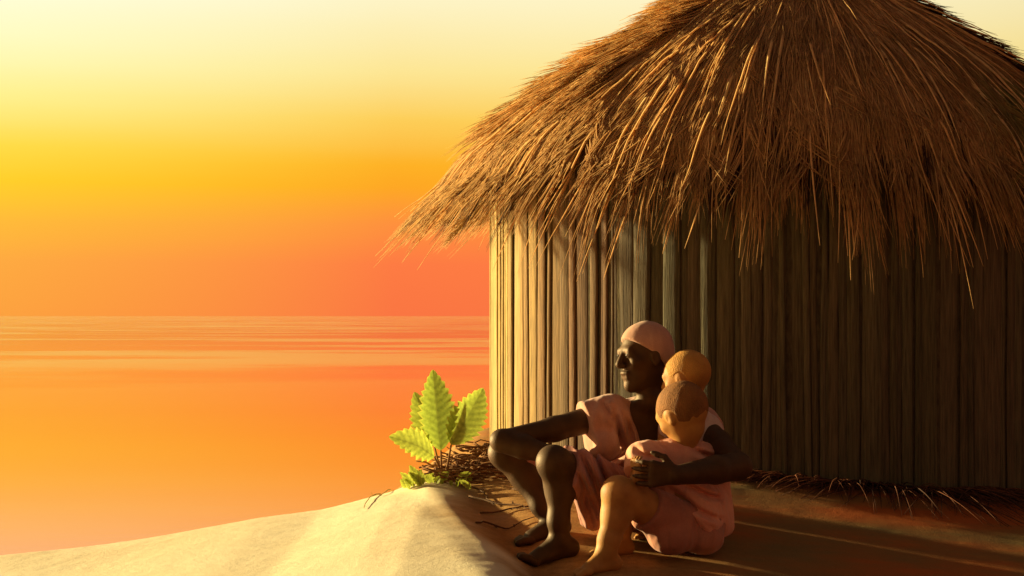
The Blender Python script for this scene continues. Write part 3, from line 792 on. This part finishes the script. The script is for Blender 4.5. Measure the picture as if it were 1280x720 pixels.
hand(b, P(822, 590, 6.95), (-.3, .6, -.5), (0, 1, 0), .10, .4)
b.chain([P(884, 536, 6.98), P(896, 575, 6.94), P(862, 590, 6.83)], [.045, .038, .03], .02)
hand(b, P(862, 590, 6.83), (-1, 0, 0), (0, 1, 0), .10, .4)
c2 = b.obj('person', M_skin_child)
tag(c2, 'child in pale shirt, only the round golden head showing above the other child', 'person', 'children held by the seated adult')
eyes(g2, H_B, c2, A2); hair(g2, A2, H_B, hc2, c2, M_hair_rear)
b = Blob(np.array([.45, 6.55, -.2]), np.array([1.15, 7.3, .55]), 0.0065)
b.cap(P(842, 535, 6.89), P(885, 538, 6.97), .068, .068, .04); b.ell(ch2, (.115, .10, .13), k=.04); b.cap(ch2, pe2, .105, .115, .04)
b.chain([P(884, 536, 6.98), P(892, 560, 6.96)], [.062, .058], .02); b.cap(P(868, 512, 6.93), P(880, 530, 6.95), .045, .05, .03)
b.ripple(folds(12, .008))
b.obj('shirt', M_shirt_pale, c2)

# ================================================================== PLANTS, TWIGS, STRAW
def leaf(base, tip, width, parent, mat, nrm=(0, -1, .25), bend=0.12, fold_=0.25, serr=0.10, nser=9, col=(.36, .52, .05), name='leaf', seed=0):
    r_ = np.random.default_rng(seed)
    base = np.asarray(base, float); tip = np.asarray(tip, float); a = tip - base; L = np.linalg.norm(a); a = a / L
    n = np.asarray(nrm, float); n = unit(n - (n @ a) * a); s_ = np.cross(a, n)
    nu, nv = 60, 8; V = []; C = []
    for i_ in range(nu + 1):
        t = i_ / nu
        w_ = width / 2 * (math.sin(math.pi * min(1, t ** 0.80)) ** 0.75) * (1.05 - .25 * t) + 0.0005
        tooth = 1 + serr * (((t * nser) % 1.0) - .35) * (1 if .08 < t < .98 else 0)
        mid = base + a * L * t + n * (bend * L * math.sin(t * math.pi) + 0)
        for j in range(-nv, nv + 1):
            q = j / nv; ww = w_ * (tooth if abs(q) == 1 else (1 + (tooth - 1) * abs(q)))
            vein = 0.022 * math.cos((t * nser * 1.0 - abs(q) * 1.1) * 2 * math.pi) * w_
            sweep = a * (abs(q) ** 1.5) * w_ * .25
            p = mid + s_ * q * ww + sweep + n * (fold_ * abs(q) * w_ + vein * min(1, abs(q) * 2) * .7 + 0.004 * r_.standard_normal() * 0)
            V.append(p)
            vv = .5 + .5 * math.cos((t * nser - abs(q) * 1.1) * 2 * math.pi)
            mid_rib = math.exp(-(q / .07) ** 2)
            c_ = np.array(col) * (.78 + .30 * vv) * (.62 + .5 * abs(q)) ; c_ = c_ * (1 - .4 * mid_rib) + np.array([.16, .17, .03]) * .4 * mid_rib
            edge_ = smooth(.86, 1.0, abs(q)); c_ = c_ * (1 - edge_ * .7) + np.array([.72, .66, .10]) * edge_ * .7
            C.append(c_)
    ii = np.arange((nu + 1) * (2 * nv + 1)).reshape(nu + 1, -1)
    Q = np.stack([ii[:-1, :-1], ii[1:, :-1], ii[1:, 1:], ii[:-1, 1:]], -1).reshape(-1, 4)
    return mesh_obj(name, V, Q, mat, parent, cols=np.array(C))
def stem_mesh(name, pts, r0, r1, parent, mat, col, sides=8):
    pts = np.asarray(pts, float); t = np.linspace(0, 1, 14); k = np.linspace(0, 1, len(pts))
    # smooth the polyline with a quadratic pass
    P_ = np.stack([np.interp(t, k, pts[:, i]) for i in range(3)], -1)
    for _ in range(3): P_[1:-1] = (P_[:-2] + 2 * P_[1:-1] + P_[2:]) / 4
    V, Fc = tubes(P_[None], (r0 + (r1 - r0) * t)[None], sides)
    return mesh_obj(name, V, Fc, mat, parent, cols=np.tile(col, (len(V), 1)))

PD = 8.22
pb = P(556, 592, PD); pb[2] = gzf(pb[0], pb[1]) - .01
plant = bpy.data.objects.new('leafy_plant', None); COL.objects.link(plant)
tag(plant, 'bright green plant with large serrated leaves growing on the sand edge left of the hut', 'plant')
LV = [((551, 563), (541, 462), 45, (.10, -1, .12), .05, (.33, .50, .045)), ((543, 558), (518, 490), 36, (-.35, -1, .25), -.05, (.38, .54, .05)),
      ((564, 556), (604, 485), 46, (.35, -1, .2), .06, (.36, .52, .05)), ((543, 571), (486, 546), 42, (-.1, -.9, .75), .10, (.42, .58, .055)),]
for i_, (b0, t0, w0, nn, bd, cc) in enumerate(LV):
    dd = PD + (.06 if i_ in (1, 4) else 0) - (.03 if i_ == 3 else 0)
    leaf(P(*b0, dd), P(*t0, dd + [.0, .05, .02, -.10, .08][i_]), w0 / F * PD, plant, M_leaf, nn, bd, .28, .34, [11, 9, 10, 8][i_], tuple(np.array(cc) * (1.22, 1.06, 1.6)), seed=i_)
    stem_mesh('stem', [pb + [.006 * (i_ - 2), 0, 0], (pb + P(*b0, dd)) / 2 + [.004 * (i_ - 2), -.01, 0], P(*b0, dd)], .0085, .005, plant, M_twig, (.30, .16, .06))
# low leafy sprigs round its foot
sprig = bpy.data.objects.new('ground_plant', None); COL.objects.link(sprig)
tag(sprig, 'low yellow green sprigs with small jagged leaves at the foot of the large leafy plant', 'plant')
for i_ in range(34):
    u_ = rng.uniform(0, 1); bx_ = 508 + 84 * u_ + rng.normal(0, 4); dd = rng.uniform(7.95, 8.2); base = P(bx_, 600, dd); base[2] = gzf(base[0], base[1]) - .004
    a_ = rng.uniform(-1.2, 1.2) + (u_ < .2) * -.5; L_ = rng.uniform(.05, .10); up_ = rng.uniform(.25, 1.0) if u_ < .3 else rng.uniform(.15, .7)
    tip = base + np.array([math.sin(a_) * L_, -rng.uniform(0, .04), L_ * up_]) + [0, 0, .015]
    leaf(base + [0, 0, .012], tip, L_ * .55, sprig, M_leaf, (rng.normal(0, .4), -1, .6), .08, .25, .35, 5, tuple(np.array((.46, .52, .07)) * rng.uniform(.7, 1.15)), seed=i_)

def wander(start, end, K=9, wig=.02, sag=0.0):
    t = np.linspace(0, 1, K)[:, None]; p = np.asarray(start) * (1 - t) + np.asarray(end) * t
    w_ = np.cumsum(rng.normal(0, wig, (K, 3)), 0); w_ -= t * w_[-1]; p = p + w_; return p
# brushwood heap behind the plant and the adult's knee
paths = []; rads = []; cc = []
for i_ in range(300):
    cx = rng.uniform(550, 690); d0 = rng.uniform(8.05, 8.75); hgt = max(0, 1 - abs(cx - 606) / 80) * .13 * rng.uniform(0, 1)
    c0 = P(cx, 600, d0); L_ = rng.uniform(.10, .34); an_ = rng.normal(0, .55)
    dv = np.array([math.cos(an_), math.sin(an_) * .7, rng.normal(0, .16)]) * L_ / 2
    c0[2] = gzf(c0[0], c0[1]) + .012 + hgt
    p = wander(c0 - dv, c0 + dv, 9, .011); gz = ground_z(p[:, 0], p[:, 1]); p[:, 2] = np.maximum(p[:, 2], gz + .003)
    paths.append(p); r0 = rng.uniform(.0025, .0075); rads.append(r0 * (1 - .6 * np.linspace(0, 1, 9))); k_ = rng.random()
    cc.append(np.array([.09, .032, .014]) * (1 - k_) + np.array([.34, .16, .05]) * k_)
V, Fc = tubes(paths, rads, 4); C = np.repeat(np.array(cc), 9 * 4, 0)
o = mesh_obj('brushwood', V, Fc, M_twig, cols=C); tag(o, 'tangled heap of dry brown twigs between the green plant and the hut wall', 'brushwood', kind='stuff')
# single fallen twigs on the ground
TW = [((588, 622), (668, 640), 'long crooked twig lying left of the bare shins, farthest from the feet'), ((600, 642), (690, 628), 'thin twig crossing the ground just behind the far shin'),
      ((596, 655), (672, 648), 'dark twig on the ground, nearest of the fallen twigs to the bare toes'), ((640, 612), (684, 634), 'short twig pointing at the far shin from the brushwood'),
      ((574, 606), (620, 634), 'bent twig running down from the green plant'), ((505, 607), (455, 637), 'pale dry stalk trailing down the sunlit sand left of the plant'),
      ((515, 600), (474, 622), 'second dry stalk hanging over the pale sand edge')]
for (a0, a1, lab) in TW:
    def gp(px, py):
        lo_, hi_ = 5.5, 9.0
        for _ in range(40):
            md = (lo_ + hi_) / 2; p = P(px, py, md)
            if p[2] > gzf(p[0], p[1]): lo_ = md
            else: hi_ = md
        return P(px, py, md)
    p = wander(gp(*a0), gp(*a1), 12, .010); p[:, 2] = ground_z(p[:, 0], p[:, 1]) + .006 + .010 * np.abs(np.sin(np.linspace(0, 6, 12)))
    ps = [p]; rs = [np.linspace(.0055, .002, 12)]
    for q in (4, 7):
        e_ = p[q] + np.array([rng.uniform(-.02, .08) * np.sign(p[-1, 0] - p[0, 0]), rng.uniform(-.07, .02), .01]); s2 = wander(p[q], e_, 12, .003); s2[:, 2] = np.maximum(s2[:, 2], ground_z(s2[:, 0], s2[:, 1]) + .004)
        ps.append(s2); rs.append(np.linspace(.003, .001, 12))
    V, Fc = tubes(ps, rs, 5)
    o = mesh_obj('twig', V, Fc, M_twig, cols=np.tile([.10, .045, .018] if a0[0] > 560 else [.42, .30, .08], (len(V), 1)))
    tag(o, lab, 'twig', 'fallen twigs on the ground')
# straw litter at the foot of the wall
paths = []; rads = []; cc = []
for i_ in range(900):
    phi = rng.uniform(np.pi * 1.30, np.pi * 1.86); fan = (phi - np.pi * 1.56); r0 = HR + .01; cx, cy = HC[0] + r0 * math.cos(phi), HC[1] + r0 * math.sin(phi)
    L_ = rng.uniform(.12, .55) * (0.55 + 1.1 * math.exp(-(fan / .38) ** 2)); an_ = phi + fan * 1.1 + rng.normal(0, .35)
    e = np.array([cx + math.cos(an_) * L_, cy + math.sin(an_) * L_]); t = np.linspace(0, 1, 8)[:, None]
    p2 = np.array([[cx, cy]]) * (1 - t) + e * t; zt = ground_z(p2[:, 0], p2[:, 1]) + .008 + (.05 * rng.random()) * np.sin(np.linspace(0.2, 3.0, 8)) + .006 * rng.random()
    paths.append(np.concatenate([p2, zt[:, None]], 1)); rads.append(rng.uniform(.003, .008) * (1 - .8 * np.linspace(0, 1, 8))); k_ = rng.random()
    cc.append(np.array([.045, .018, .010]) * (1 - k_) + np.array([.19, .060, .025]) * k_)
V, Fc = tubes(paths, rads, 3); o = mesh_obj('straw_litter', V, Fc, M_twig, cols=np.repeat(np.array(cc), 24, 0))
tag(o, 'dark dry straw fanning out over the earth at the foot of the hut wall', 'straw', kind='stuff')

# ------------------------------------------------------------------ camera
cam = bpy.data.cameras.new('camera'); co_ = bpy.data.objects.new('camera', cam); COL.objects.link(co_)
cam.sensor_width = 36; cam.lens = F / 1280 * 36; cam.shift_y = (HZ - 360) / 1280
cam.clip_end = 200000; cam.clip_start = 0.05
co_.location = (0, 0, CZ); co_.rotation_euler = (math.pi / 2, 0, 0)
scene.camera = co_
vs = scene.view_settings; vs.view_transform = 'Standard'; vs.look = 'None'; vs.exposure = EXPO; vs.gamma = 1; vs.use_curve_mapping = False
scene.cycles.max_bounces = 6; scene.cycles.use_denoising = True
